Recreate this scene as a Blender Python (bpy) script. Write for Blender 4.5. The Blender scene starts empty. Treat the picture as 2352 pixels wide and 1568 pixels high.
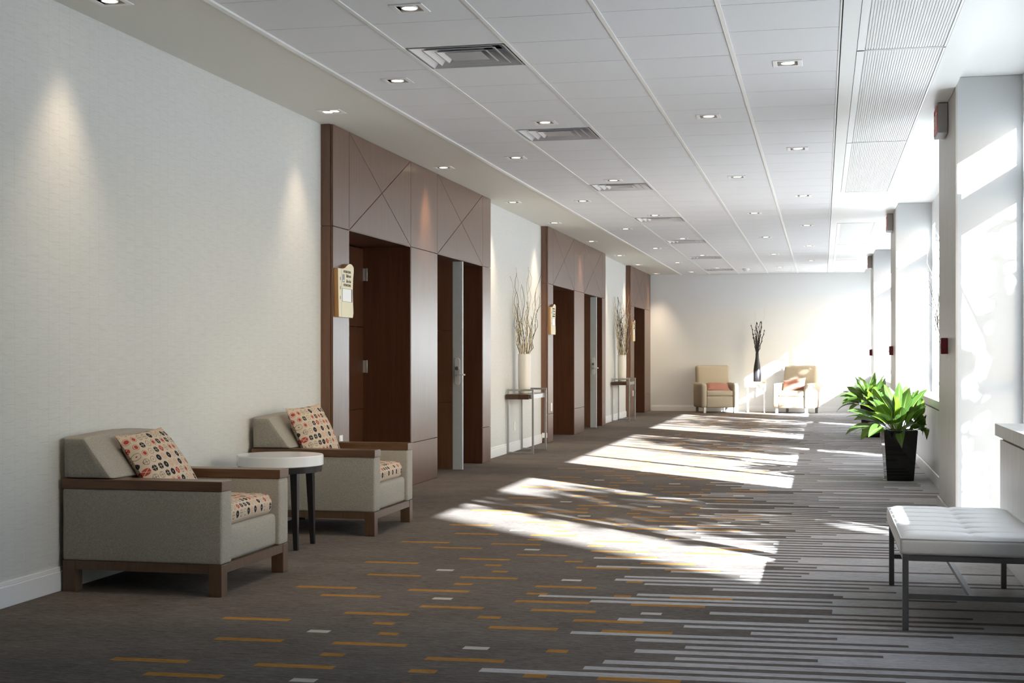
import bpy, bmesh, math, random
from mathutils import Vector, Matrix, Euler, Quaternion
R = math.radians
scene = bpy.context.scene
COL = scene.collection

# ------------------------------------------------------------------ camera, sky, sun, exposure
F_PX = 3200.0
YAW = math.atan2(713, F_PX)
cam_d = bpy.data.cameras.new('camera')
cam_d.sensor_width = 36.0
cam_d.lens = 36.0 * F_PX / 2352.0
cam_d.shift_y = 35.0 / 2352.0
cam_d.clip_start = 0.05
cam_d.clip_end = 400
cam = bpy.data.objects.new('camera', cam_d)
cam.location = (0, 0, 1.245)
cam.rotation_euler = (R(90), 0, YAW)
COL.objects.link(cam)
scene.camera = cam

SUN_DIR = Vector((-1, 1.03, -0.615)).normalized()
world = bpy.data.worlds.new('sky')
scene.world = world
world.use_nodes = True
wn = world.node_tree
wn.nodes.clear()
sky = wn.nodes.new('ShaderNodeTexSky')
sky.sky_type = 'NISHITA'
sky.sun_disc = False
sky.sun_elevation = math.asin(-SUN_DIR.z)
sky.sun_rotation = math.atan2(-SUN_DIR.x, -SUN_DIR.y)
sky.air_density = 1.0
sky.dust_density = 2.5
bg = wn.nodes.new('ShaderNodeBackground')
bg.inputs['Strength'].default_value = 0.5
wo = wn.nodes.new('ShaderNodeOutputWorld')
wn.links.new(sky.outputs[0], bg.inputs[0])
wn.links.new(bg.outputs[0], wo.inputs[0])

sun_d = bpy.data.lights.new('sun', 'SUN')
sun_d.energy = 74.0
sun_d.angle = R(0.6)
sun_d.color = (0.94, 0.97, 1.0)
sun = bpy.data.objects.new('sun', sun_d)
sun.rotation_euler = SUN_DIR.to_track_quat('-Z', 'Y').to_euler()
sun.location = (30, -30, 20)
COL.objects.link(sun)

vs = scene.view_settings
vs.view_transform = 'Standard'
vs.look = 'None'
vs.exposure = 0.14
vs.gamma = 1.0
vs.use_curve_mapping = False
LAMP_W = 26.0

rnd = random.Random(7)

# ------------------------------------------------------------------ helpers: objects
def tag(o, label=None, cat=None, group=None, kind=None):
    if label: o['label'] = label
    if cat: o['category'] = cat
    if group: o['group'] = group
    if kind: o['kind'] = kind
    return o

def empty(name, loc=(0, 0, 0), rz=0.0, label=None, cat=None, group=None, kind=None):
    o = bpy.data.objects.new(name, None)
    o.empty_display_size = 0.1
    o.location = loc
    o.rotation_euler = (0, 0, rz)
    COL.objects.link(o)
    return tag(o, label, cat, group, kind)

def link(name, me, parent=None, loc=None, rot=None):
    o = bpy.data.objects.new(name, me)
    COL.objects.link(o)
    if parent is not None: o.parent = parent
    if loc is not None: o.location = loc
    if rot is not None: o.rotation_euler = rot
    return o

def copy_tree(o, parent=None):
    c = o.copy()
    COL.objects.link(c)
    c.parent = parent
    for ch in list(o.children):
        copy_tree(ch, c)
    return c

class MB:
    """collects shapes into one mesh"""
    def __init__(s):
        s.v = []; s.f = []; s.m = []; s.uv = {}; s.sm = []
    def add(s, vs_, fs, mi=0, smooth=False):
        b = len(s.v)
        s.v += [tuple(p) for p in vs_]
        for f in fs:
            s.f.append(tuple(i + b for i in f)); s.m.append(mi); s.sm.append(smooth)
        return s
    def box(s, x0, x1, y0, y1, z0, z1, mi=0):
        P = [(x, y, z) for z in (z0, z1) for y in (y0, y1) for x in (x0, x1)]
        return s.add(P, [(0, 2, 3, 1), (4, 5, 7, 6), (0, 1, 5, 4), (2, 6, 7, 3), (0, 4, 6, 2), (1, 3, 7, 5)], mi)
    def prism(s, poly, a0, a1, axis='x', mi=0, smooth=False):
        n = len(poly)
        def P(p, a):
            u, w = p
            return {'x': (a, u, w), 'y': (u, a, w), 'z': (u, w, a)}[axis]
        V = [P(p, a0) for p in poly] + [P(p, a1) for p in poly]
        Fs = [tuple(range(n)), tuple(range(2 * n - 1, n - 1, -1))]
        s.add(V, Fs, mi)
        b = len(s.v) - 2 * n
        for i in range(n):
            j = (i + 1) % n
            s.f.append((b + i, b + i + n, b + j + n, b + j)); s.m.append(mi); s.sm.append(smooth)
        return s
    def tube(s, pts, rad, n=6, mi=0, cap=True):
        pts = [Vector(p) for p in pts]
        k = len(pts)
        if not hasattr(rad, '__len__'): rad = [rad] * k
        V = []
        up = Vector((0, 0, 1))
        t0 = (pts[1] - pts[0]).normalized()
        if abs(t0.dot(up)) > .9: up = Vector((1, 0, 0))
        nx = t0.cross(up).normalized()
        for i, p in enumerate(pts):
            t = (pts[min(i + 1, k - 1)] - pts[max(i - 1, 0)]).normalized()
            nx = (nx - t * nx.dot(t)).normalized()
            ny = t.cross(nx)
            for j in range(n):
                a = 2 * math.pi * j / n
                V.append(p + (nx * math.cos(a) + ny * math.sin(a)) * rad[i])
        Fs = []
        for i in range(k - 1):
            for j in range(n):
                Fs.append((i * n + j, i * n + (j + 1) % n, (i + 1) * n + (j + 1) % n, (i + 1) * n + j))
        s.add(V, Fs, mi, True)
        if cap:
            b = len(s.v) - k * n
            s.f.append(tuple(b + j for j in range(n - 1, -1, -1))); s.m.append(mi); s.sm.append(False)
            s.f.append(tuple(b + (k - 1) * n + j for j in range(n))); s.m.append(mi); s.sm.append(False)
        return s
    def lathe(s, prof, n=32, c=(0, 0), mi=0, caps=True, split=False):
        if split:
            for k in range(len(prof) - 1): s.lathe(prof[k:k + 2], n, c, mi, False)
            return s
        V = []
        for r, z in prof:
            for j in range(n):
                a = 2 * math.pi * j / n
                V.append((c[0] + r * math.cos(a), c[1] + r * math.sin(a), z))
        Fs = []
        for i in range(len(prof) - 1):
            for j in range(n):
                Fs.append((i * n + j, i * n + (j + 1) % n, (i + 1) * n + (j + 1) % n, (i + 1) * n + j))
        s.add(V, Fs, mi, True)
        if caps:
            b = len(s.v) - len(prof) * n
            s.f.append(tuple(b + j for j in range(n - 1, -1, -1))); s.m.append(mi); s.sm.append(False)
            e = b + (len(prof) - 1) * n
            s.f.append(tuple(e + j for j in range(n))); s.m.append(mi); s.sm.append(False)
        return s
    def rbox(s, x0, x1, y0, y1, z0, z1, r=.02, inner=3, bulge=(0, 0, 0), mi=0):
        """box with rounded edges and (optionally) bulging faces"""
        h = [(x1 - x0) / 2, (y1 - y0) / 2, (z1 - z0) / 2]
        c = [(x1 + x0) / 2, (y1 + y0) / 2, (z1 + z0) / 2]
        r = min([r] + [q * .999 for q in h])
        ax = []
        for q in h:
            a = [-q, -q + r * .25, -q + r * .6, -q + r]
            a += [(-1 + 2 * (i + 1) / (inner + 1)) * (q - r) for i in range(inner)] if q - r > 1e-4 else []
            a += [q - r, q - r * .6, q - r * .25, q]
            ax.append(sorted(set(round(t, 6) for t in a)))
        idx = {}; V = []; Fs = []
        def vid(p):
            k = tuple(round(t, 6) for t in p)
            if k in idx: return idx[k]
            q = [max(-(h[i] - r), min(h[i] - r, p[i])) for i in range(3)]
            d = Vector([p[i] - q[i] for i in range(3)])
            if d.length > 1e-9: d = d.normalized() * r
            w = [q[i] + d[i] for i in range(3)]
            for i in range(3):
                if bulge[i]:
                    j, l = [t for t in range(3) if t != i]
                    if abs(p[i]) > h[i] - 1e-5:
                        w[i] += math.copysign(bulge[i], p[i]) * (1 - (p[j] / h[j]) ** 2) * (1 - (p[l] / h[l]) ** 2)
            idx[k] = len(V)
            V.append([w[i] + c[i] for i in range(3)])
            return idx[k]
        for i in range(3):
            j, l = [t for t in range(3) if t != i]
            for sg in (-1, 1):
                for a in range(len(ax[j]) - 1):
                    for b_ in range(len(ax[l]) - 1):
                        q = []
                        for (da, db) in ((0, 0), (1, 0), (1, 1), (0, 1)):
                            p = [0, 0, 0]; p[i] = sg * h[i]; p[j] = ax[j][a + da]; p[l] = ax[l][b_ + db]
                            q.append(vid(p))
                        flip = (sg > 0) != (i == 1)
                        Fs.append(tuple(q) if flip else tuple(reversed(q)))
        return s.add(V, Fs, mi, True)
    def mesh(s, name, mats, uvf=None):
        me = bpy.data.meshes.new(name)
        me.from_pydata(s.v, [], s.f)
        if not isinstance(mats, (list, tuple)): mats = [mats]
        for m in mats: me.materials.append(m)
        me.polygons.foreach_set('material_index', s.m)
        me.polygons.foreach_set('use_smooth', s.sm)
        if uvf:
            uv = me.uv_layers.new(name='UVMap')
            for lp in me.loops:
                uv.data[lp.index].uv = uvf(me.vertices[lp.vertex_index].co)
        me.update()
        return me
    def build(s, name, mats, parent=None, loc=None, rot=None, uvf=None, bevel=0):
        o = link(name, s.mesh(name, mats, uvf), parent, loc, rot)
        if bevel:
            b = o.modifiers.new('bevel', 'BEVEL'); b.width = bevel; b.segments = 2; b.limit_method = 'ANGLE'
        return o

def box(name, x0, x1, y0, y1, z0, z1, mat, parent=None, bevel=0):
    return MB().box(x0, x1, y0, y1, z0, z1).build(name, mat, parent, bevel=bevel)

# ------------------------------------------------------------------ helpers: materials
class NT:
    def __init__(s, name):
        s.m = bpy.data.materials.new(name); s.m.use_nodes = True
        s.t = s.m.node_tree; s.n = s.t.nodes
        s.p = s.n['Principled BSDF']; s.out = s.n['Material Output']
    def set(s, node, key, val):
        if hasattr(val, 'is_output') or isinstance(val, bpy.types.NodeSocket): s.t.links.new(val, node.inputs[key])
        else: node.inputs[key].default_value = val
    def new(s, typ, props=None, **inp):
        nd = s.n.new('ShaderNode' + typ)
        for k, v in (props or {}).items(): setattr(nd, k, v)
        for k, v in inp.items(): s.set(nd, int(k[1:]) if k[0] == 'i' and k[1:].isdigit() else k.replace('_', ' '), v)
        return nd
    def math(s, op, a, b=0.0, c=None):
        nd = s.n.new('ShaderNodeMath'); nd.operation = op
        s.set(nd, 0, a); s.set(nd, 1, b)
        if c is not None: s.set(nd, 2, c)
        return nd.outputs[0]
    def mix(s, f, a, b):
        nd = s.n.new('ShaderNodeMix'); nd.data_type = 'RGBA'
        s.set(nd, 0, f); s.set(nd, 6, a); s.set(nd, 7, b)
        return nd.outputs[2]
    def obj(s, scale=(1, 1, 1)):
        tc = s.n.new('ShaderNodeTexCoord'); mp = s.n.new('ShaderNodeMapping')
        mp.inputs['Scale'].default_value = scale
        s.t.links.new(tc.outputs['Object'], mp.inputs[0])
        return mp.outputs[0]
    def uv(s):
        return s.n.new('ShaderNodeTexCoord').outputs['UV']
    def noise(s, vec, scale=5, detail=3, rough=.5):
        nd = s.new('TexNoise', Scale=scale, Detail=detail, Roughness=rough)
        s.t.links.new(vec, nd.inputs['Vector'])
        return nd.outputs['Fac']
    def ramp(s, fac, stops):
        nd = s.n.new('ShaderNodeValToRGB')
        cr = nd.color_ramp
        while len(cr.elements) < len(stops): cr.elements.new(.5)
        for e, (p, c) in zip(cr.elements, stops):
            e.position = p; e.color = c if len(c) == 4 else (*c, 1)
        s.t.links.new(fac, nd.inputs[0])
        return nd.outputs[0]
    def bump(s, h, strength=.3, dist=.01):
        nd = s.new('Bump', Strength=strength, Distance=dist)
        s.t.links.new(h, nd.inputs['Height'])
        s.t.links.new(nd.outputs[0], s.p.inputs['Normal'])
    def base(s, col=None, rough=.5, metal=0., spec=None, coat=0.):
        if col is not None:
            s.set(s.p, 'Base Color', col if not isinstance(col, tuple) or len(col) == 4 else (*col, 1))
        s.p.inputs['Roughness'].default_value = rough
        s.p.inputs['Metallic'].default_value = metal
        if spec is not None: s.p.inputs['Specular IOR Level'].default_value = spec
        if coat: s.p.inputs['Coat Weight'].default_value = coat; s.p.inputs['Coat Roughness'].default_value = .12
        return s.m

def plain(name, col, rough=.5, metal=0., spec=None, coat=0., nscale=None, nstr=.1, var=.06):
    """principled material with a slight procedural variation"""
    t = NT(name)
    f = t.noise(t.obj(), nscale or 6, 1)
    c = t.mix(f, tuple(max(0, q * (1 - var)) for q in col) + (1,), tuple(min(1, q * (1 + var)) for q in col) + (1,))
    if nscale and nstr >= .2: t.bump(f, nstr, .004)
    return t.base(c, rough, metal, spec, coat)

def wood(name, dark, light, rough=.3, grain=(14, 14, .8), coat=.0, spec=.5):
    t = NT(name)
    f = t.noise(t.obj(grain), 3, 3, .6)
    g = t.noise(t.obj(tuple(q * 6 for q in grain)), 4, 3, .6)
    a = t.math('ADD', t.math('MULTIPLY', f, .7), t.math('MULTIPLY', g, .3))
    c = t.ramp(a, [(.3, dark), (.7, light)])
    return t.base(c, rough, 0, spec, coat)

M = {}
def mats():
    # left wall covering: vertical strips with short staggered cross creases and a fine horizontal thread
    t = NT('wallpaper')
    tc = t.n.new('ShaderNodeTexCoord')
    sp = t.new('SeparateXYZ'); t.t.links.new(tc.outputs['Object'], sp.inputs[0])
    wob = t.noise(t.obj((1, 22, 5)), 1.5, 2)
    zz = t.math('ADD', sp.outputs[2], t.math('MULTIPLY', wob, .04))
    cb = t.new('CombineXYZ', X=zz, Y=sp.outputs[1])
    br = t.new('TexBrick', {'offset': .37, 'squash': 1.0}, Scale=1.0)
    br.inputs['Mortar Size'].default_value = .0022
    br.inputs['Mortar Smooth'].default_value = .6
    br.inputs['Brick Width'].default_value = .085
    br.inputs['Row Height'].default_value = .105
    t.t.links.new(cb.outputs[0], br.inputs['Vector'])
    th = t.noise(t.obj((3, 9, 150)), 1, 3)
    c = t.mix(th, (.555, .55, .528, 1), (.685, .68, .655, 1))
    c = t.mix(t.math('MULTIPLY', br.outputs['Fac'], .17), c, (.34, .325, .30, 1))
    t.bump(t.math('SUBTRACT', t.math('MULTIPLY', th, .35), br.outputs['Fac']), .25, .002)
    M['wallpaper'] = t.base(c, .62, 0, .35)
    M['white'] = plain('white_paint', (.73, .735, .73), .5, nscale=40, nstr=.03, var=.015)
    M['pier'] = plain('pier_paint', (.62, .63, .64), .55, nscale=40, nstr=.03, var=.015)
    M['plaster'] = plain('bulkhead_paint', (.70, .685, .63), .6, nscale=30, nstr=.03, var=.02)
    M['soffit'] = plain('soffit_paint', (.79, .79, .775), .42, nscale=30, nstr=.02, var=.015)
    M['trimw'] = plain('trim_white', (.80, .80, .80), .35, var=.01)
    t = NT('ceiling_tile')
    f = t.noise(t.obj((1, 1, 1)), 160, 2)
    M['tile'] = t.base(t.mix(f, (.70, .70, .715, 1), (.76, .76, .775, 1)), .8, 0, .2)
    M['tee'] = plain('grid_metal', (.78, .78, .76), .3, var=.01)
    M['lampbox'] = plain('lamp_housing', (.34, .34, .34), .5)
    M['dark'] = plain('dark_void', (.02, .02, .02), .8)
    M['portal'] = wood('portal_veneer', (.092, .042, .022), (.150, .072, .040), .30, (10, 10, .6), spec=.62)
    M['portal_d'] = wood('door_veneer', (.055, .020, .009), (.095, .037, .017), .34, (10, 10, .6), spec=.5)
    M['chairwood'] = wood('chair_wood', (.075, .036, .017), (.135, .068, .034), .34, (2, 22, 22), spec=.5)
    M['chairleg'] = wood('chair_leg_wood', (.062, .034, .018), (.11, .064, .036), .42, (18, 18, 2), spec=.5)
    M['console'] = wood('console_wood', (.030, .014, .007), (.06, .028, .014), .28, (18, 2, 18), spec=.5)
    M['ledge'] = wood('whitewashed_oak', (.46, .44, .40), (.62, .605, .565), .38, (9, 9, .7), spec=.5)
    M['tabletop'] = wood('light_table_wood', (.30, .16, .075), (.45, .26, .13), .4, (3, 20, 20))
    M['signwood'] = plain('sign_maple', (.74, .66, .45), .45, var=.04)
    M['signedge'] = wood('sign_edge', (.36, .19, .07), (.46, .26, .10), .45, (9, 9, 1))
    t = NT('grey_upholstery')
    f = t.noise(t.obj(), 170, 2, .8)
    t.bump(f, .5, .004)
    M['fabric'] = t.base(t.mix(f, (.145, .131, .112, 1), (.48, .45, .405, 1)), .9, 0, .2)
    t = NT('beige_upholstery')
    f = t.noise(t.obj(), 130, 3, .7)
    t.bump(f, .3, .004)
    M['beige'] = t.base(t.mix(f, (.38, .325, .24, 1), (.52, .45, .345, 1)), .9, 0, .2)
    M['pink'] = plain('rose_velvet', (.42, .19, .135), .85, nscale=90, nstr=.3, var=.15)
    t = NT('white_leather')
    f = t.noise(t.obj(), 120, 3)
    M['leather'] = t.base(t.mix(f, (.72, .695, .665, 1), (.78, .76, .73, 1)), .42, 0, .5)
    M['steel'] = plain('brushed_steel', (.42, .42, .42), .32, .9, nscale=None, var=.05)
    M['gun'] = plain('dark_steel_tube', (.19, .19, .187), .42, .8, var=.05)
    M['chrome'] = plain('satin_chrome', (.62, .63, .65), .36, .6, var=.02)
    M['lock'] = plain('lock_metal', (.70, .73, .74), .4, .3, var=.02)
    M['alu'] = plain('diffuser_metal', (.62, .64, .68), .3, .55, var=.05)
    M['doorsteel'] = plain('door_edge_paint', (.46, .50, .52), .42, .0, nscale=25, nstr=.03, var=.05)
    M['blackgloss'] = plain('black_glaze', (.008, .008, .009), .05, 0, .5, var=.0)
    M['blacklac'] = plain('black_lacquer', (.012, .011, .012), .3, var=.1)
    M['whitelac'] = plain('white_lacquer', (.80, .81, .83), .18, var=.01)
    M['ceramic'] = plain('white_ceramic', (.72, .69, .64), .35, var=.02)
    M['soil'] = plain('potting_soil', (.035, .022, .014), .95, nscale=60, nstr=.6, var=.4)
    M['red'] = plain('red_plastic', (.13, .008, .011), .35)
    M['redface'] = plain('sign_red', (.62, .055, .05), .4)
    M['signgrey'] = plain('sign_case', (.40, .39, .385), .5)
    M['ink'] = plain('print_black', (.03, .028, .03), .6)
    M['inkgrey'] = plain('print_grey', (.27, .28, .31), .6)
    M['paper'] = plain('paper_white', (.82, .82, .82), .35, var=.02)
    M['plate'] = plain('ivory_plate', (.80, .79, .74), .35)
    M['barkpale'] = plain('pale_twig', (.62, .51, .32), .7, nscale=50, nstr=.3, var=.15)
    M['barkdark'] = plain('dark_twig', (.022, .018, .022), .6, nscale=50, nstr=.3, var=.3)
    M['bark'] = plain('tree_bark', (.11, .085, .06), .9, nscale=20, nstr=.6, var=.3)
    M['ground'] = plain('pale_paving', (.26, .26, .25), .9, nscale=3, nstr=.1, var=.1)
    M['facade'] = plain('facade_concrete', (.42, .41, .39), .85, nscale=8, nstr=.1, var=.08)
    t = NT('bottle_ceramic')   # dark neck, ribbed silvery lower half
    sp = t.new('SeparateXYZ'); tc = t.n.new('ShaderNodeTexCoord'); t.t.links.new(tc.outputs['Object'], sp.inputs[0])
    w = t.math('SINE', t.math('MULTIPLY', sp.outputs[2], 420.))
    t.bump(w, .3, .002)
    M['bottle'] = t.base((.045, .042, .046), .38, .35, .5)
    # window glass: mostly straight transmission plus a little mirror
    t = NT('window_glass')
    tr = t.n.new('ShaderNodeBsdfTransparent'); tr.inputs[0].default_value = (.92, .95, .97, 1)
    gl = t.n.new('ShaderNodeBsdfGlossy'); gl.inputs['Roughness'].default_value = .01
    lw = t.n.new('ShaderNodeLayerWeight'); lw.inputs[0].default_value = .5
    fr = t.math('ADD', t.math('MULTIPLY', t.math('POWER', lw.outputs['Facing'], 5.), .6), .03)
    mx = t.n.new('ShaderNodeMixShader')
    t.t.links.new(fr, mx.inputs[0]); t.t.links.new(tr.outputs[0], mx.inputs[1]); t.t.links.new(gl.outputs[0], mx.inputs[2])
    t.t.links.new(mx.outputs[0], t.out.inputs[0])
    M['glass'] = t.m
    t = NT('lamp_glow')
    e = t.n.new('ShaderNodeEmission'); e.inputs[0].default_value = (1, .80, .55, 1); e.inputs[1].default_value = 9
    t.t.links.new(e.outputs[0], t.out.inputs[0])
    t.m.cycles.emission_sampling = 'NONE'      # the beam of each lamp is its spot light
    M['lamp'] = t.m
    # carpet yarns
    for nm, a, b in (('carpet_dark', (.075, .062, .053), (.180, .155, .137)), ('carpet_light', (.30, .288, .288), (.53, .515, .515)),
                     ('carpet_orange', (.25, .115, .022), (.46, .225, .055)), ('carpet_white', (.40, .375, .34), (.56, .53, .49))):
        t = NT(nm)
        f = t.math('ADD', t.math('MULTIPLY', t.noise(t.obj((9, 75, 1)), 1, 3, .8), .6), t.math('MULTIPLY', t.noise(t.obj((30, 150, 1)), 1, 2, .8), .4))
        g = t.noise(t.obj((1.2, 2.2, 1)), 1.3, 2)
        f2 = t.math('ADD', t.math('MULTIPLY', f, .85), t.math('MULTIPLY', g, .15))
        c = t.ramp(f2, [(.40, a), (.60, b)])
        M[nm] = t.base(c, .95, 0, .1)
    # leaves
    t = NT('leaf')
    sp = t.new('SeparateXYZ'); t.t.links.new(t.uv(), sp.inputs[0])
    ac = t.math('ABSOLUTE', sp.outputs[0])
    vein = t.math('SINE', t.math('MULTIPLY', t.math('SUBTRACT', sp.outputs[1], t.math('MULTIPLY', ac, .35)), 62.))
    vf = t.math('MULTIPLY', t.math('GREATER_THAN', vein, .6), .16)
    rib = t.math('LESS_THAN', ac, .07)
    c = t.mix(t.noise(t.obj(), 9, 2), (.014, .036, .008, 1), (.046, .094, .014, 1))
    c = t.mix(vf, c, (.15, .25, .09, 1))
    c = t.mix(t.math('MULTIPLY', rib, .4), c, (.26, .38, .10, 1))
    t.base(c, .22, 0, .5)
    tl = t.n.new('ShaderNodeBsdfTranslucent'); tl.inputs[0].default_value = (.30, .46, .05, 1)
    mx = t.n.new('ShaderNodeMixShader'); mx.inputs[0].default_value = .22
    t.t.links.new(t.p.outputs[0], mx.inputs[1]); t.t.links.new(tl.outputs[0], mx.inputs[2]); t.t.links.new(mx.outputs[0], t.out.inputs[0])
    M['leaf'] = t.m
    M['treeleaf'] = plain('tree_leaf', (.07, .13, .025), .6, var=.4)
    # printed cushion fabric: staggered discs and rings in black and brick red on cream
    t = NT('disc_print_fabric')
    P = .050
    sp = t.new('SeparateXYZ'); t.t.links.new(t.uv(), sp.inputs[0])
    v = t.math('DIVIDE', sp.outputs[1], P * 1.0)
    row = t.math('FLOOR', v)
    u = t.math('ADD', t.math('DIVIDE', sp.outputs[0], P * .92), t.math('MULTIPLY', row, .5))
    cu = t.math('FLOOR', u)
    fx = t.math('SUBTRACT', t.math('SUBTRACT', u, cu), .5)
    fy = t.math('SUBTRACT', t.math('SUBTRACT', v, row), .5)
    cb = t.new('CombineXYZ', X=cu, Y=row)
    wh = t.n.new('ShaderNodeTexWhiteNoise'); wh.noise_dimensions = '2D'
    t.t.links.new(cb.outputs[0], wh.inputs['Vector'])
    k = wh.outputs['Value']
    r = t.math('SQRT', t.math('ADD', t.math('MULTIPLY', fx, fx), t.math('MULTIPLY', fy, fy)))
    disc = t.math('LESS_THAN', r, .38)
    ring = t.math('MULTIPLY', disc, t.math('GREATER_THAN', r, .335))
    ring2 = t.math('MULTIPLY', t.math('LESS_THAN', r, .20), t.math('GREATER_THAN', r, .15))
    dot = t.math('LESS_THAN', r, .07)
    cross = t.math('LESS_THAN', t.math('MINIMUM', t.math('ABSOLUTE', fx), t.math('ABSOLUTE', fy)), .025)
    crossx = t.math('LESS_THAN', t.math('ABSOLUTE', t.math('SUBTRACT', t.math('ABSOLUTE', fx), t.math('ABSOLUTE', fy))), .035)
    lt = lambda x: t.math('LESS_THAN', k, x)
    gt = lambda x: t.math('GREATER_THAN', k, x)
    band = lambda a, b: t.math('MULTIPLY', gt(a), lt(b))
    sub = lambda a, b: t.math('MULTIPLY', a, t.math('SUBTRACT', 1.0, b))
    mul = lambda a, b: t.math('MULTIPLY', a, b)
    black = t.math('ADD', mul(band(-1, .15), sub(disc, cross)), mul(band(.15, .27), sub(disc, dot)))
    redf = t.math('ADD', mul(band(.27, .40), sub(disc, crossx)), mul(band(.40, .52), t.math('ADD', ring, t.math('LESS_THAN', r, .24))))
    outl = t.math('ADD', mul(band(.52, .68), t.math('ADD', ring, mul(disc, cross))), mul(band(.68, .84), t.math('ADD', ring, dot)))
    outr = mul(band(.84, 2), t.math('ADD', ring, ring2))
    cr = t.noise(t.obj(), 300, 2)
    c = t.mix(cr, (.45, .37, .29, 1), (.54, .455, .365, 1))
    c = t.mix(t.math('MINIMUM', outr, 1.), c, (.40, .15, .10, 1))
    c = t.mix(t.math('MINIMUM', outl, 1.), c, (.10, .075, .06, 1))
    c = t.mix(t.math('MINIMUM', redf, 1.), c, (.34, .05, .04, 1))
    c = t.mix(t.math('MINIMUM', black, 1.), c, (.022, .02, .026, 1))
    M['print'] = t.base(c, .9, 0, .15)
mats()

# ------------------------------------------------------------------ main dimensions
WL = -3.97          # left wall
PF = -3.87          # face of the wooden door surrounds
YB, YF = -5.0, 32.05
ZC = 3.13           # ceiling
XC = 0.91           # corridor face of the piers
XW = 1.36           # window line
XT0, TP = -3.16, 0.6535   # tile columns
XT1 = XT0 + 5 * TP
YT0, RP = 7.548, 0.6275   # tile rows
PORT = [(10.70, 5.50), (19.76, 5.48), (28.65, YF - 28.65)]
PIERS = [(10.19, 11.61), (18.40, 19.67), (26.33, 27.74)]
ORD = ['first', 'second', 'third', 'fourth', 'fifth', 'sixth', 'seventh', 'eighth', 'ninth', 'tenth']

# ------------------------------------------------------------------ floor with the woven carpet design
def build_floor():
    g = random.Random(3)
    X0, X1 = -4.45, XW + .05
    V = []; Fs = []; Ms = []
    SH = .043
    def strip(y0, y1, segs):
        # segs: list of (x, material) change points, ends at X1
        xs = [X0] + [a for a, _ in segs[1:]] + [X1]
        for i in range(len(segs)):
            a, b = xs[i], xs[i + 1]
            if b - a < 1e-4: continue
            n = len(V)
            V.extend([(a, y0 + SH * (a + 2.2), 0), (b, y0 + SH * (b + 2.2), 0), (b, y1 + SH * (b + 2.2), 0), (a, y1 + SH * (a + 2.2), 0)])
            Fs.append((n, n + 1, n + 2, n + 3)); Ms.append(segs[i][1])
    cell = [
        [('O', -2.86, -2.53), ('O', -2.24, -1.91), ('O', -1.6, -1.49), ('O', -1.14, -1.05), ('O', -.85, -.53)],
        [('O', -2.05, -1.95), ('O', -1.6, -1.27)],
        [('O', -2.62, -2.31), ('O', -2.08, -1.75), ('W', -1.5, -1.39), ('O', -1.14, -1.05)],
        [('W', -2.28, -2.18), ('O', -1.95, -1.86)],
        [('O', -2.79, -2.46), ('O', -2.05, -1.95), ('O', -1.5, -1.18), ('O', -.98, -.66)],
        [('O', -2.27, -1.95), ('O', -1.61, -1.5), ('O', -1.15, -.82)],
        [('O', -1.96, -1.64), ('O', -1.4, -1.08), ('W', -.86, -.76)],
        [('O', -2.56, -2.24), ('W', -1.96, -1.86), ('O', -1.53, -1.15), ('O', -.94, -.57)]]
    starts = [(1.50, 0), (3.41, -.04), (5.253, 0), (7.118, .08), (9.0, .09), (10.96, .08), (13.05, .03), (15.3, -.03)]
    while starts[-1][0] < 32.5: starts.append((starts[-1][0] + 2.05, -.02))
    strip(YB - .4, starts[0][0], [(X0, 0)])
    K = {'O': 2, 'W': 3}
    for ci in range(len(starts) - 1):
        y0, dx = starts[ci]
        rp = (starts[ci + 1][0] - y0) / 8
        for r in range(8):
            ya = y0 + r * rp
            q = [0, .0585, .128, .1755, .234]
            q = [t * rp / .234 for t in q]
            # lane 0: dashes, dark until xe
            segs = [(X0, 0)]
            xe = g.uniform(-.15, 1.5)
            for kk, a, b in cell[r]:
                segs += [(a + dx, K[kk]), (b + dx, 0)]
            segs = [s_ for s_ in segs if s_[0] < xe]
            segs.append((xe if xe < X1 else X1, 1))
            strip(ya + q[0], ya + q[1], segs)
            # lane 1: light stripe from xs on
            xs = g.choice([g.uniform(-1.35, -.55), g.uniform(-.95, -.15)])
            strip(ya + q[1], ya + q[2], [(X0, 0), (xs, 1)])
            xe = g.uniform(-.2, 1.45)
            strip(ya + q[2], ya + q[3], [(X0, 0), (min(xe, X1), 1)])
            xs = g.choice([g.uniform(-1.1, -.35), g.uniform(-.6, .15), g.uniform(-1.45, -.9)])
            strip(ya + q[3], ya + q[4], [(X0, 0), (xs, 1)])
    me = bpy.data.meshes.new('floor')
    me.from_pydata(V, [], Fs)
    for k_ in ('carpet_dark', 'carpet_light', 'carpet_orange', 'carpet_white'): me.materials.append(M[k_])
    me.polygons.foreach_set('material_index', Ms)
    o = link('floor', me)
    tag(o, 'taupe carpet woven with orange dashes and pale grey stripes', 'floor', kind='structure')
build_floor()

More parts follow.
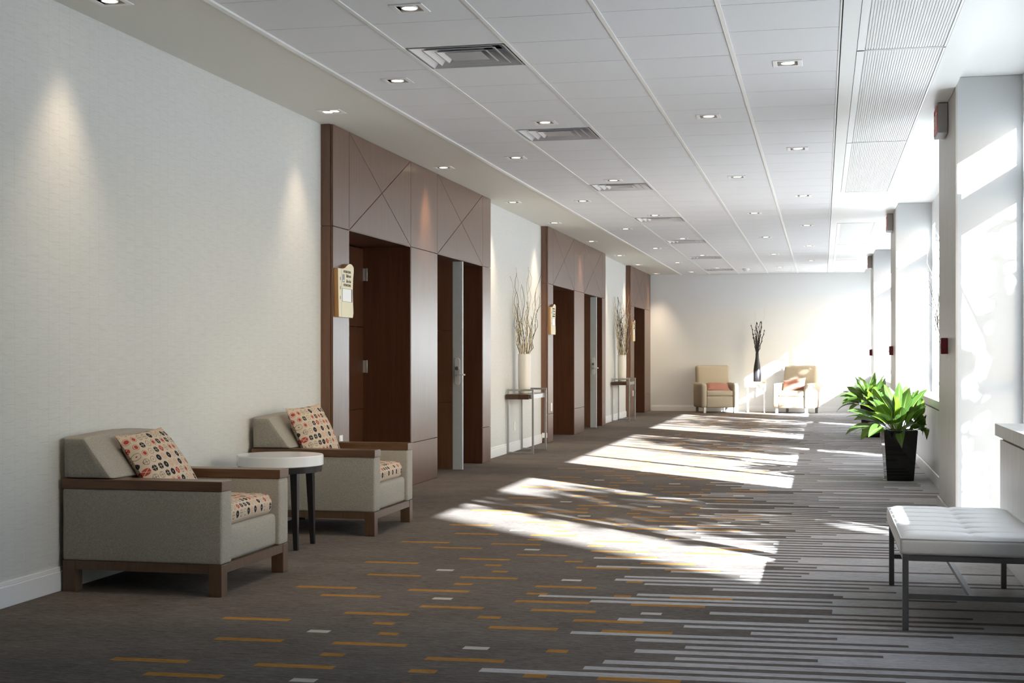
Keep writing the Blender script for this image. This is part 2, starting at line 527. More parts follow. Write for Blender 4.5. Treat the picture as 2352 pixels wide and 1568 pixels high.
# ------------------------------------------------------------------ walls
def build_walls():
    wl = MB()
    ys = [YB]
    for y, w in PORT: ys += [y + .02, y + w - .02]
    for i in range(0, len(ys), 2):
        a = ys[i]; b = ys[i + 1] if i + 1 < len(ys) else YF
        if b > a and a < 28.7: wl.box(WL - .12, WL, a, b, -.02, ZC + .25)
    tag(wl.build('wall_left', M['wallpaper']), 'pale grey-beige creased wallpaper wall with warm lamp pools', 'wall', kind='structure')
    tag(box('wall_far', -4.6, XW + .12, YF, YF + .15, -.02, ZC + .35, M['white']), 'plain white end wall striped with sunlight', 'wall', kind='structure')
    tag(box('wall_back', -4.6, XW + .12, YB - .15, YB, -.02, ZC + .35, M['white']), 'plain white wall behind the viewer', 'wall', kind='structure')
    # closed part of the window side, nearer than the first window
    tag(box('wall_right', XW, XW + .14, YB, 3.46, -.02, ZC + .35, M['white']), 'plain white wall before the first window', 'wall', kind='structure')
    def bb(name, x0, x1, y0, y1, lab):
        m = MB().box(x0, x1, y0, y1, 0, .105)
        if x1 - x0 < y1 - y0:
            left = x0 < -2
            m.box(x0, x1 - .006 if left else x1, y0, y1, .105, .128) if left else m.box(x0 + .006, x1, y0, y1, .105, .128)
        else:
            m.box(x0, x1, y0 + .006, y1, .105, .128)
        tag(m.build(name, M['trimw'], bevel=.003), lab, 'baseboard', kind='structure')
    bb('baseboard_left', WL, WL + .016, YB, PORT[0][0], 'white baseboard below the wallpaper behind the grey armchairs')
    bb('baseboard_left', WL, WL + .016, PORT[0][0] + PORT[0][1], PORT[1][0], 'white baseboard behind the nearer console table')
    bb('baseboard_left', WL, WL + .016, PORT[1][0] + PORT[1][1], PORT[2][0], 'white baseboard behind the farther console table')
    bb('baseboard_far', PF + .02, 1.07, YF - .016, YF, 'white baseboard along the end wall behind the beige armchairs')
build_walls()

# ------------------------------------------------------------------ wooden door surrounds with recessed doors
def inset(poly, d):
    """shrink a convex polygon (ccw or cw) by d"""
    n = len(poly)
    area = sum(poly[i][0] * poly[(i + 1) % n][1] - poly[(i + 1) % n][0] * poly[i][1] for i in range(n))
    sg = 1 if area > 0 else -1
    lines = []
    for i in range(n):
        a = Vector(poly[i]); b = Vector(poly[(i + 1) % n])
        e = (b - a).normalized()
        nrm = Vector((-e.y, e.x)) * sg
        lines.append((a + nrm * d, e))
    out = []
    for i in range(n):
        p, e = lines[i - 1]; q, f = lines[i]
        cr = e.x * f.y - e.y * f.x
        t = ((q - p).x * f.y - (q - p).y * f.x) / cr
        out.append(tuple(p + e * t))
    return out

def build_portal(i, y0, W):
    nm = ['nearest', 'middle', 'farthest'][i]
    root = empty('trim_%d' % (i + 1), (0, 0, 0), 0, '%s brown veneer door surround with X-grooved panels over its doors' % nm, 'door surround', kind='structure')
    HZ = 2.305
    full = W > 4.5
    posts = [(0, .395), (2.19, 3.14), (W - .40, W)] if full else [(0, .55), (2.33, W)]
    ops = [(.395, 2.19), (3.14, W - .40)] if full else [(.55, 2.33)]
    g = .003
    th = .022
    # backing carcass (header box and post cores)
    core = MB()
    core.box(-4.42, PF - th, y0 + .001, y0 + W - .001, HZ + .03, ZC - .005)
    for a, b in posts: core.box(-4.42, PF - th, y0 + a + .004, y0 + b - .004, 0, HZ + .04)
    core.box(-4.47, -4.425, y0, y0 + W, 0, HZ + .03)
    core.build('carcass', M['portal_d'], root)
    # face panels
    def panel(poly):
        MB().prism([(y0 + p[0], p[1]) for p in inset(poly, g)], PF - th, PF, 'x').build('panel', M['portal'], root, bevel=.002)
    rect = lambda a, b, c, d: [(a, c), (b, c), (b, d), (a, d)]
    ZT = ZC
    for a, b in posts:
        panel(rect(a, b, 0.0, .415)); panel(rect(a, b, .415, HZ)); panel(rect(a, b, HZ, ZT))
    for a, b in ops:
        m_ = ((a + b) / 2, (HZ + ZT) / 2)
        c = [(a, HZ), (b, HZ), (b, ZT), (a, ZT)]
        for k in range(4): panel([c[k], c[(k + 1) % 4], m_])
    # near return (faces the viewer): two stacked panels, and the far return
    MB().box(WL - .02, PF - th, y0 - .012, y0 + .002, HZ + g, ZT).build('return_panel', M['portal'], root)
    MB().box(WL - .02, PF - th, y0 - .012, y0 + .002, 0, HZ - g).build('return_panel', M['portal'], root)
    if full:
        MB().box(WL - .02, PF - th, y0 + W - .002, y0 + W + .012, 0, ZT).build('return_panel', M['portal'], root)
    # reveals (jamb linings) and soffit of each recess
    for a, b in ops:
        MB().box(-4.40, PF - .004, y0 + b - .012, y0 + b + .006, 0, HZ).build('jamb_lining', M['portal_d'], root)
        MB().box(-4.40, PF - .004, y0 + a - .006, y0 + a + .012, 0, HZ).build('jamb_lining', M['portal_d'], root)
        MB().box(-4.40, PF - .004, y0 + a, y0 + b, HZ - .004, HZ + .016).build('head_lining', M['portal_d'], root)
    return ops

DOORN = [0]
def hinge(parent, x, y, z):
    m = MB().box(x - .02, x + .02, y - .006, y + .001, z - .06, z + .06)
    m.tube([(x + .022, y - .008, z - .062), (x + .022, y - .008, z + .062)], .008, 8)
    m.build('hinge', M['chrome'], parent)

def build_door_closed(y0, a, b, lab):
    DOORN[0] += 1
    d = empty('door_%d' % DOORN[0], (-4.36, y0 + (a + b) / 2, 0), 0, lab, 'door', kind='structure')
    w = (b - a) / 2
    for s_ in (-1, 1):
        c = s_ * w / 2
        for z0, z1 in ((.01, .738), (.744, 1.530), (1.536, 2.29)):
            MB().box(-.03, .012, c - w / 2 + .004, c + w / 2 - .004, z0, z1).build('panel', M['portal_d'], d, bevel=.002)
    for z in (.35, 1.15, 2.04): hinge(d, .03, w - .016, z)
    return d

def build_door_open(y0, yl, lab):
    """leaf standing out at right angles to the wall, with a painted steel lock stile"""
    DOORN[0] += 1
    d = empty('door_%d' % DOORN[0], (-3.85, yl, 0), 0, lab, 'door', kind='structure')
    for z0, z1 in ((.012, .738), (.744, 1.530), (1.536, 2.285)):
        MB().box(-.50, -.112, -.022, .022, z0, z1).build('panel', M['portal'], d, bevel=.002)
    st = MB().box(-.110, .0, -.024, .024, .008, 2.288).build('lock_stile', M['doorsteel'], d, bevel=.002)
    for z in (.05, 2.25):
        for x in (-.09, -.02):
            MB().lathe([(.005, 0), (.004, .002)], 8).build('screw', M['chrome'], st, (x, -.024, z), (R(90), 0, 0))
    pl = MB()
    n = 10
    pts = [(-.084, .96), (-.026, .96)]
    pts = [(-.055 + .03 * math.cos(t), 1.203 + .028 * math.sin(t)) for t in [math.pi * k / n for k in range(n + 1)]] + \
          [(-.055 + .03 * math.cos(t), .962 + .028 * math.sin(t)) for t in [math.pi + math.pi * k / n for k in range(n + 1)]]
    pl.prism(pts, -.036, -.024, 'y')
    lk = pl.build('lock_plate', M['lock'], d, bevel=.003)
    MB().lathe([(.022, 0), (.022, .008), (.017, .012)], 20).build('lock_cylinder', M['steel'], lk, (-.055, -.036, 1.118), (R(90), 0, 0))
    lv = MB().tube([(-.055, -.036, 1.04), (-.055, -.075, 1.04)], .011, 10)
    lv.tube([(-.062, -.078, 1.04), (-.03, -.080, 1.048), (.015, -.078, 1.052), (.045, -.074, 1.046)], [.011, .012, .011, .009], 10)
    lv.build('lever', M['lock'], d)

for i, (y, w) in enumerate(PORT):
    ops = build_portal(i, y, w)
    nm = ['nearest', 'middle', 'farthest'][i]
    build_door_closed(y, ops[0][0], ops[0][1], 'dark brown double door deep in the left recess of the %s surround' % nm)
    if len(ops) > 1:
        build_door_closed(y, ops[1][0], ops[1][1], 'dark brown double door deep in the right recess of the %s surround' % nm)
        build_door_open(y, y + (4.10 if i == 0 else 4.33), 'open brown door with grey lock stile and lever, %s surround' % nm)

# ------------------------------------------------------------------ ceilings
NROW0 = -8
rows = [YT0 + RP * k for k in range(NROW0, 40)]
LIGHT_TILES = {}
def row_of(y):
    return int(math.floor((y - YT0) / RP))
DIFF_ROWS = [1, 6, 12, 18, 24, 30, 36]
for y in (7.24, 11.04, 14.75, 18.55, 22.3, 26.1, 29.85): LIGHT_TILES[(1, row_of(y))] = 1
for y in (9.13, 12.9, 16.65, 20.4, 24.2, 27.95, 31.1): LIGHT_TILES[(0, row_of(y))] = 1
for y in (9.13, 12.9, 16.65, 20.4, 24.2, 27.95, 31.1): LIGHT_TILES[(4, row_of(y))] = 1
for y in (11.04, 14.75, 18.55, 22.3, 26.1, 29.85): LIGHT_TILES[(3, row_of(y))] = 1
A_LIGHTS = [(-3.685, y) for y in (6.74, 10.15, 13.40, 16.58, 19.27, 22.5, 25.75, 28.4, 31.55)]
HH = .068    # half of a downlight opening

def hole_plate(m, x0, x1, y0, y1, z0, z1, cx, cy, h):
    m.box(x0, cx - h, y0, y1, z0, z1); m.box(cx + h, x1, y0, y1, z0, z1)
    m.box(cx - h, cx + h, y0, cy - h, z0, z1); m.box(cx - h, cx + h, cy + h, y1, z0, z1)

def build_ceiling():
    root = empty('ceiling', (0, 0, 0), 0, 'suspended ceiling of white square tiles on a metal grid', 'ceiling', kind='structure')
    gx, gy, tt = .011, .0035, .02
    pm = MB().box(-TP / 2 + gx, TP / 2 - gx, -RP / 2 + gy, RP / 2 - gy, 0, tt).mesh('tile', M['tile'])
    hm = MB(); hole_plate(hm, -TP / 2 + gx, TP / 2 - gx, -RP / 2 + gy, RP / 2 - gy, 0, tt, 0, 0, HH); hm = hm.mesh('tile', M['tile'])
    last = row_of(YF - .02)
    for c in range(5):
        for k in range(NROW0, last + 1):
            yc = YT0 + RP * (k + .5); xc = XT0 + TP * (c + .5)
            if c == 1 and k in DIFF_ROWS: continue
            if k == last:
                y1 = YF - .01
                MB().box(-TP / 2 + gx, TP / 2 - gx, -RP / 2 + gy, y1 - yc, 0, tt).build('tile', M['tile'], root, (xc, yc, ZC))
                continue
            link('tile', hm if (c, k) in LIGHT_TILES else pm, root, (xc, yc, ZC))
    for c in range(1, 5):
        x = XT0 + TP * c
        MB().box(x - .012, x + .012, YB, YF, ZC - .006, ZC + .002).box(x - .002, x + .002, YB, YF, ZC, ZC + .05).build('grid_runner', M['tee'], root)
    MB().box(XT0 - .022, XT0 + .012, YB, YF, ZC - .012, ZC + .03).build('edge_trim', M['tee'], root)
    MB().box(XT1 - .012, XT1 - .003, YB, YF, ZC - .004, ZC + .05).build('edge_trim', M['tee'], root)
    MB().box(XT0 - .1, XT1 + .1, YB, YF, ZC + .20, ZC + .22).build('slab', M['dark'], root)
    # plaster strip along the wallpaper wall, with openings for the lamps
    m = MB()
    ys = [YB] + [(A_LIGHTS[j][1] + A_LIGHTS[j + 1][1]) / 2 for j in range(len(A_LIGHTS) - 1)] + [YF]
    for j, (x, y) in enumerate(A_LIGHTS):
        hole_plate(m, -4.45, XT0 - .02, ys[j], ys[j + 1], ZC, ZC + .03, x, y, HH)
    m.box(-4.45, XT0, YB, YF, ZC + .2, ZC + .22)
    m.build('plaster_strip', M['plaster'], root)
    # lower soffit on the window side, with openings for the slotted panels, and the raised window pocket
    s = MB()
    xa, xb = .205, .735
    grp = [(5.05, 16.42), (20.2, 31.75)]
    yy = YB
    for a, b in grp:
        s.box(XT1 + .004, XC - .014, yy, a, ZC, ZC + .03); yy = b
        s.box(XT1 + .004, xa, a, b, ZC, ZC + .03); s.box(xb, XC - .014, a, b, ZC, ZC + .03)
    s.box(XT1 + .004, XC - .014, yy, YF, ZC, ZC + .03)
    s.box(XC - .014, XC - .002, YB, YF, ZC, ZC + .069)
    s.build('soffit', M['soffit'], root)
    MB().box(XC - .013, XW + .1, YB, YF, ZC + .07, ZC + .11).build('window_pocket', M['soffit'], root)
    MB().box(XT1 + .01, XC, YB, YF, ZC + .2, ZC + .22).build('slab', M['dark'], root)
    # roof closing everything
    MB().box(-4.6, XW + .14, YB - .15, YF + .15, ZC + .30, ZC + .42).build('roof_slab', M['facade'], root)
    return grp
grp = build_ceiling()

def slot_panel(y0, y1, label):
    t = empty('slotted_ceiling_panel', (.47, (y0 + y1) / 2, ZC), 0, label, 'ceiling panel', 'slotted panels in the soffit')
    L = (y1 - y0) / 2 - .006
    w = .262
    fr = MB()
    fr.box(-w, -w + .045, -L, L, -.003, .02); fr.box(w - .012, w, -L, L, -.003, .02)
    fr.box(-w, w, -L, -L + .008, -.003, .02); fr.box(-w, w, L - .008, L, -.003, .02)
    fr.build('frame', M['trimw'], t)
    sl = MB()
    n = 29
    x0, x1 = -w + .05, w - .016
    p = (x1 - x0) / n
    for k in range(n):
        sl.box(x0 + k * p + .0015, x0 + (k + 1) * p - .0015, -L + .009, L - .009, 0, .005)
    sl.box(x0 - .004, x1 + .004, -L + .008, L - .008, .0075, .02)
    o = sl.build('slats', M['soffit'], t); o['kind'] = 'stuff'
ys = [5.05, 8.84, 12.63, 16.42]
for k in range(3): slot_panel(ys[k], ys[k + 1], 'white slotted ceiling panel in the near soffit group, %s from the camera' % ORD[k])
ys = [20.2, 24.05, 27.9, 31.75]
for k in range(3): slot_panel(ys[k], ys[k + 1], 'white slotted ceiling panel in the far soffit group, %s from the camera' % ORD[k])

# ------------------------------------------------------------------ air diffusers
def sq_ring(m, a0, z0, a1, z1, b0=None, b1=None):
    P = []
    for a, z in ((a0, z0), (a1, z1)):
        P += [(-a, -a, z), (a, -a, z), (a, a, z), (-a, a, z)]
    m.add(P, [(i, (i + 1) % 4, 4 + (i + 1) % 4, 4 + i) for i in range(4)])
def make_diffuser():
    t = empty('air_diffuser')
    A = .302
    def ring(name, prof, mat):
        m = MB()
        for k in range(len(prof) - 1): sq_ring(m, prof[k][0], prof[k][1], prof[k + 1][0], prof[k + 1][1])
        o = m.build(name, mat, t)
        s = o.modifiers.new('solid', 'SOLIDIFY'); s.thickness = .003
        return o
    ring('outer_cone', [(A, 0), (A - .008, 0), (A - .10, .075), (A - .115, .085)], M['alu'])
    ring('louvre', [(.232, .002), (.225, .002), (.150, .062)], M['alu'])
    ring('louvre', [(.165, .002), (.158, .002), (.095, .05)], M['alu'])
    c = MB(); a = .118
    c.add([(-a, -a, .004), (a, -a, .004), (a, a, .004), (-a, a, .004), (0, 0, .034)], [(0, 1, 4), (1, 2, 4), (2, 3, 4), (3, 0, 4), (3, 2, 1, 0)])
    o = c.build('centre_plate', M['alu'], t)
    MB().box(-.31, .31, -.30, .30, .12, .13).build('plenum', M['gun'], t)
    return t
dif = make_diffuser()
for k, r in enumerate(DIFF_ROWS):
    o = dif if k == 0 else copy_tree(dif)
    o.location = (XT0 + 1.5 * TP, YT0 + RP * (r + .5), ZC)
    tag(o, 'square metal air diffuser in the tile ceiling, %s from the camera' % ORD[k], 'air vent', 'square diffusers in a row')

# ------------------------------------------------------------------ recessed downlights
def make_light(two=False):
    t = empty('recessed_downlight')
    m = MB(); hole_plate(m, -.093, .093, -.093, .093, -.005, .0, 0, 0, HH - .004)
    m.build('bezel', M['trimw'], t, bevel=.0015)
    h = MB(); z = .075
    a = HH
    h.box(-a - .003, -a, -a, a, 0, z); h.box(a, a + .003, -a, a, 0, z); h.box(-a, a, -a - .003, -a, 0, z); h.box(-a, a, a, a + .003, 0, z)
    h.box(-a, a, -a, a, z, z + .003)
    h.build('housing', M['lampbox'], t)
    for c in ([(-.034, .012), (.032, -.012)] if two else [(0, 0)]):
        rg = MB().lathe([(.041, .012), (.046, .012), (.046, .03), (.041, .03), (.041, .012)], 20, caps=False).build('lamp_ring', M['chrome'], t, (c[0], c[1], -.015))
        MB().lathe([(.040, .0), (.038, .004)], 16).build('lamp', M['lamp'], rg, (0, 0, .0165))
    return t
L1 = make_light(); L2 = make_light(True)
used = [False, False]
def place_light(x, y, label, two=False, w=LAMP_W, tilt=(0, 0)):
    src = L2 if two else L1
    i = 1 if two else 0
    o = copy_tree(src) if used[i] else src
    used[i] = True
    o.location = (x, y, ZC)
    tag(o, label, 'downlight', 'recessed square downlights')
    ld = bpy.data.lights.new('downlight_beam', 'SPOT')
    ld.energy = w; ld.color = (1, .80, .56); ld.spot_size = R(66); ld.spot_blend = 1.0; ld.shadow_soft_size = .09
    lo = bpy.data.objects.new('downlight_beam', ld)
    COL.objects.link(lo); lo.parent = o; lo.location = (0, 0, -.008); lo.rotation_euler = (tilt[0], tilt[1], 0)
for k, (x, y) in enumerate(A_LIGHTS):
    place_light(x, y, 'square downlight in the plaster strip along the wallpaper wall, %s from the camera' % ORD[k], two=(k == 1), w=LAMP_W * (4.5 if k == 8 else 2.3), tilt=(R(9), 0) if k == 8 else (0, R(6)))
names = {0: 'first', 1: 'second', 3: 'fourth', 4: 'fifth'}
cnt = {}
for (c, k) in sorted(LIGHT_TILES):
    n = cnt.get(c, 0); cnt[c] = n + 1
    place_light(XT0 + TP * (c + .5), YT0 + RP * (k + .5), 'square downlight in the %s tile column from the left, %s from the camera' % (names[c], ORD[n]), w=LAMP_W * (.8 if c < 2 else .5))

# smoke detector near the end wall
t = empty('smoke_detector', (-1.60, 30.25, ZC), 0, 'small white round smoke detector on the ceiling near the end wall', 'smoke detector')
MB().lathe([(.075, 0), (.075, -.018), (.06, -.03)], 24).build('base', M['trimw'], t)
MB().lathe([(.055, -.028), (.05, -.05), (.02, -.056)], 24).build('sensor_head', M['plate'], t)

# ------------------------------------------------------------------ piers, windows, ledge cabinets
def build_pier(k, y0, y1):
    lab = 'pale window pier with exit sign and red pull station, %s from the camera' % ORD[k]
    t = empty('pier', ((XC + XW) / 2, (y0 + y1) / 2, 0), 0, lab, 'pier', 'piers between the windows')
    hx = (XW + .12 - XC) / 2; cx = hx - (XW - XC) / 2
    L = (y1 - y0) / 2
    MB().box(-(XW - XC) / 2 + .012, cx + hx, -L, L, 0, ZC + .068).build('pier_core', M['pier'], t)
    MB().box(-(XW - XC) / 2, -(XW - XC) / 2 + .012, -L, L, 0, ZC + .068).build('face_panel', M['ledge'], t)
    MB().box(-(XW - XC) / 2 - .016, -(XW - XC) / 2, -L, L + .004, 0, .135).build('baseboard', M['ledge'], t, bevel=.004)
    # exit sign
    e = empty('exit_sign', (XC, y0 + .58, 3.015), 0, 'red and grey exit sign box high on the %s window pier' % ORD[k], 'exit sign', 'exit signs on the piers')
    MB().box(-.075, -.004, 0, .34, -.11, .11).build('case', M['signgrey'], e, bevel=.003)
    MB().box(-.004, 0, .05, .29, -.08, .08).build('mount', M['signgrey'], e)
    f = MB().box(-.079, -.0755, .015, .325, -.095, .095).build('red_face', M['redface'], e)
    return e
def text_mesh(s, size, mat, parent, loc, rot, name='lettering', sx=1.0, align='CENTER'):
    cu = bpy.data.curves.new('txt', 'FONT')
    cu.body = s; cu.size = size; cu.align_x = align; cu.align_y = 'CENTER'; cu.extrude = .0006
    tmp = bpy.data.objects.new('txt', cu)
    COL.objects.link(tmp)
    bpy.context.view_layer.update()
    me = bpy.data.meshes.new_from_object(tmp.evaluated_get(bpy.context.evaluated_depsgraph_get()))
    me.name = name
    bpy.data.objects.remove(tmp); bpy.data.curves.remove(cu)
    me.materials.clear(); me.materials.append(mat)
    o = link(name, me, parent, loc, rot)
    o.scale = (sx, 1, 1)
    return o
ROT_NX = (R(90), 0, R(-90))     # text facing -X
ROT_PX = (R(90), 0, R(90))      # text facing +X
for k, (a, b) in enumerate(PIERS):
    e = build_pier(k, a, b)
    text_mesh('EXIT', .135, M['paper'], e, (-.0797, .17, 0), ROT_NX)
    p = empty('fire_pull_station', (XC, a + .66, 1.325), 0, 'dark red fire alarm pull station on the %s window pier' % ORD[k], 'fire alarm', 'pull stations on the piers')
    MB().rbox(-.05, 0, -.045, .045, -.06, .06, .006, 1).build('body', M['red'], p)
    MB().box(-.058, -.05, -.035, .035, -.018, .004).build('pull_handle', M['paper'], p, bevel=.002)
    MB().box(-.052, -.05, -.03, .03, .02, .045).build('plate', M['paper'], p)
    text_mesh('FIRE', .016, M['red'], p, (-.0525, 0, .032), ROT_NX)

def build_window(n, y0, y1, mull, endsash, lab):
    w = empty('window_%d' % n, (XW, (y0 + y1) / 2, 0), 0, lab, 'window', kind='structure')
    c = (y0 + y1) / 2
    d0, d1 = -.005, .07
    HZ = 2.68; LZ = .12
    def bar(nm, a, b, z0, z1, x0=d0, x1=d1): MB().box(x0, x1, a - c, b - c, z0, z1).build(nm, M['trimw'], w, bevel=.003)
    ye = y1 - .52 if endsash else y1
    bar('sill_rail', y0, y1, 0, LZ)
    bar('head_panel', y0, ye, HZ, ZC + .1)
    if endsash:
        bar('head_panel', ye, y1, 2.90, ZC + .1)
        bar('transom', ye, y1, 2.395, 2.60, 0, .09)
        bar('mullion', ye - .03, ye + .03, LZ, HZ)
    bar('rail', y0, ye, .90, .95, 0, .05)
    if endsash: bar('rail', ye, y1, 1.045, 1.095, 0, .05)
    st = [y0] + mull + ([ye] if endsash else []) + [y1]
    bar('stile', y0, y0 + .045, LZ, HZ); bar('stile', y1 - .045, y1, LZ, 2.9 if endsash else HZ)
    for q in mull: bar('mullion', q - (.07 if n == 1 else .03), q + (.07 if n == 1 else .03), LZ, HZ)
    for k in range(len(st) - 1):
        a, b = st[k] - c, st[k + 1] - c
        end = endsash and k == len(st) - 2
        for z0, z1 in ((LZ, 1.06 if end else .92), (1.08 if end else .93, 2.42 if end else HZ)) + (((2.58, 2.9),) if end else ()):
            MB().box(.024, .030, a + .005, b - .005, z0, z1).build('pane', M['glass'], w)
build_window(1, 3.46, PIERS[0][0], [5.2, 7.12], True, 'tall window beside the white bench, nearest the camera')
build_window(2, PIERS[0][1], PIERS[1][0], [12.95, 15.0, 17.0], True, 'tall window behind the nearer potted plant')
build_window(3, PIERS[1][1], PIERS[2][0], [20.9, 23.0, 25.0], True, 'tall window behind the farther potted plant')
build_window(4, PIERS[2][1], YF, [29.9], False, 'tall window next to the end wall')

def build_ledge(y0, y1, lab):
    t = empty('ledge_cabinet', (1.20, (y0 + y1) / 2, 0), 0, lab, 'cabinet', 'low ledge cabinets under the windows')
    L = (y1 - y0) / 2
    MB().box(-.12, XW - 1.20 - .012, -L + .012, L - .012, .0, .730).build('body', M['ledge'], t)
    MB().box(-.105, XW - 1.20 - .012, -L + .02, L - .02, .730, .755).build('shadow_groove', M['signedge'], t)
    MB().box(-.15, XW - 1.20 - .008, -L, L, .755, .83).build('ledge_top', M['ledge'], t, bevel=.003)
    MB().box(-.135, -.12, -L + .012, L - .012, 0, .115).build('baseboard', M['trimw'], t, bevel=.004)
build_ledge(-3.0, 9.14, 'whitewashed ledge cabinet beside the white bench')
build_ledge(PIERS[0][1] + .005, 17.35, 'whitewashed ledge cabinet behind the nearer potted plant')
build_ledge(PIERS[1][1] + .005, 25.25, 'whitewashed ledge cabinet behind the farther potted plant')
build_ledge(PIERS[2][1] + .005, YF - .005, 'whitewashed ledge cabinet meeting the end wall')

# ------------------------------------------------------------------ armchairs with printed cushions
def pillow_mesh(w, h, t, name, mat, n=14):
    V = []; Fs = []
    def P(i, j, s):
        u = -1 + 2 * i / n; v = -1 + 2 * j / n
        pin = 1 - .07 * (1 - abs(u) ** 3) * abs(v) ** 4 * 0
        e = (max(0, 1 - u * u) ** .45) * (max(0, 1 - v * v) ** .45)
        ku = 1 - .06 * (1 - v * v) * 0 - .05 * (v * v)
        x = u * w / 2 * (1 - .05 * (1 - v * v) * abs(u) ** 6)
        y = v * h / 2 * (1 - .05 * (1 - u * u) * abs(v) ** 6)
        return (x, y, s * t / 2 * e)
    for s in (1, -1):
        b = len(V)
        for j in range(n + 1):
            for i in range(n + 1): V.append(P(i, j, s))
        for j in range(n):
            for i in range(n):
                a = b + j * (n + 1) + i
                f = (a, a + 1, a + n + 2, a + n + 1)
                Fs.append(f if s > 0 else f[::-1])
    m = MB().add(V, Fs, 0, True)
    return m.mesh(name, mat, lambda co: (co.x + 1.03, co.y + 2.01))

def make_armchair():
    t = empty('armchair')
    D, H = .455, .46
    AW = .13
    for sx in (-1, 1):
        for sy in (-1, 1):
            x = sx * (D - .038); y = sy * (H - .038)
            MB().box(x - .037, x + .037, y - .037, y + .037, 0, .166).build('leg', M['chairleg'], t, bevel=.003)
    a = D - .075; b = H - .075
    for nm, q in (('base_rail', (D - .045, D - .004, -b, b)), ('base_rail', (-D + .004, -D + .045, -b, b)),
                  ('base_rail', (-a, a, H - .045, H - .004)), ('base_rail', (-a, a, -H + .004, -H + .045))):
        MB().box(*q, .118, .166).build(nm, M['chairleg'], t)
    for s in (-1, 1):
        y0, y1 = sorted((s * H, s * (H - AW)))
        MB().rbox(-D, D, y0, y1, .166, .547, .014, 3, (.004, .005, 0)).build('arm_panel', M['fabric'], t)
        MB().box(-D - .002, D + .002, y0 - .003, y1 + .003, .547, .598).build('armrest', M['chairwood'], t, bevel=.003)
    MB().rbox(D - .35, D - .02, -H + AW, H - AW, .166, .350, .025, 3, (.012, 0, .01)).build('front_apron', M['fabric'], t)
    MB().box(-D + .02, D - .3, -H + AW, H - AW, .166, .33).build('seat_deck', M['fabric'], t)
    c = MB().rbox(-.22, D - .035, -H + AW + .004, H - AW - .004, .345, .465, .045, 5, (.012, 0, .018))
    c.build('seat_cushion', M['print'], t, uvf=lambda co: (co.y * 1.0 + 1.0, (co.x - co.z) * 1.0 + 2.0))
    # sloped back resting between and over the arms
    bk = MB().rbox(-.5, .5, -.5, .5, -.5, .5, .045, 5, (0.05, 0, .05))
    V = []
    for (x, y, z) in bk.v:
        w = z + .5                                   # 0 bottom .. 1 top
        front = -.165 + (-.335 + .165) * w
        back = -.452
        xx = back + (front - back) * (x + .5)
        V.append((xx, y * 2 * (H - .004), .60 + (.815 - .60) * w + .012 * (1 - (2 * y) ** 2) * w))
    bk.v = V
    bk.build('back_cushion', M['fabric'], t)
    MB().box(-.45, -.20, -H + AW, H - AW, .33, .62).build('back_panel', M['fabric'], t)
    return t
ch = make_armchair()
ch.location = (-3.487, 7.165, 0)
tag(ch, 'grey armchair with wooden armrests nearest the camera', 'armchair', 'grey armchairs by the wallpaper wall')
c2 = copy_tree(ch)
c2.location = (-3.482, 9.67, 0)
tag(c2, 'grey armchair with wooden armrests between round table and door surround', 'armchair', 'grey armchairs by the wallpaper wall')
pm = pillow_mesh(.455, .455, .15, 'throw_pillow', M['print'])
def pillow(loc, roll, tilt, turn, lab):
    o = link('throw_pillow', pm)
    # local x -> along the chair width, local y -> up, local z -> facing out of the chair
    o.rotation_mode = 'QUATERNION'
    q = Matrix(((0, 0, 1), (1, 0, 0), (0, 1, 0))).to_quaternion()
    o.rotation_quaternion = Quaternion((0, 0, 1), turn) @ Quaternion((0, 1, 0), -tilt) @ q @ Quaternion((0, 0, 1), roll)
    o.location = loc
    tag(o, lab, 'pillow', 'disc print pillows')
pillow((-3.60, 7.15, .645), R(4), R(36), R(-8), 'disc-print throw pillow leaning in the nearest grey armchair')
pillow((-3.60, 9.57, .682), R(3), R(26), R(-12), 'disc-print throw pillow leaning in the grey armchair behind the round table')

# round side table
t = empty('round_side_table', (-3.475, 8.60, 0), 0, 'small round side table with white top and black legs', 'side table')
RT = .282
MB().lathe([(RT - .012, .532), (RT, .538), (RT, .596), (RT - .004, .604), (.001, .604)], 64, split=True).build('top', M['whitelac'], t)
MB().lathe([(.20, .49), (RT - .012, .494), (RT - .008, .533), (.20, .533)], 64, split=True).build('apron', M['blacklac'], t)
for k in range(4):
    a = R(45 + 90 * k + 2)
    m = MB()
    cx, cy = .215 * math.cos(a), .215 * math.sin(a)
    q = []
    for z, h, sc in ((0, .014, .235 / .215), (.5, .024, 1.0)):
        for dx, dy in ((-h, -h), (h, -h), (h, h), (-h, h)): q.append((cx * sc + dx, cy * sc + dy, z))
    m.add(q, [(3, 2, 1, 0), (4, 5, 6, 7), (0, 1, 5, 4), (1, 2, 6, 5), (2, 3, 7, 6), (3, 0, 4, 7)])
    m.build('leg', M['blacklac'], t, bevel=.002)

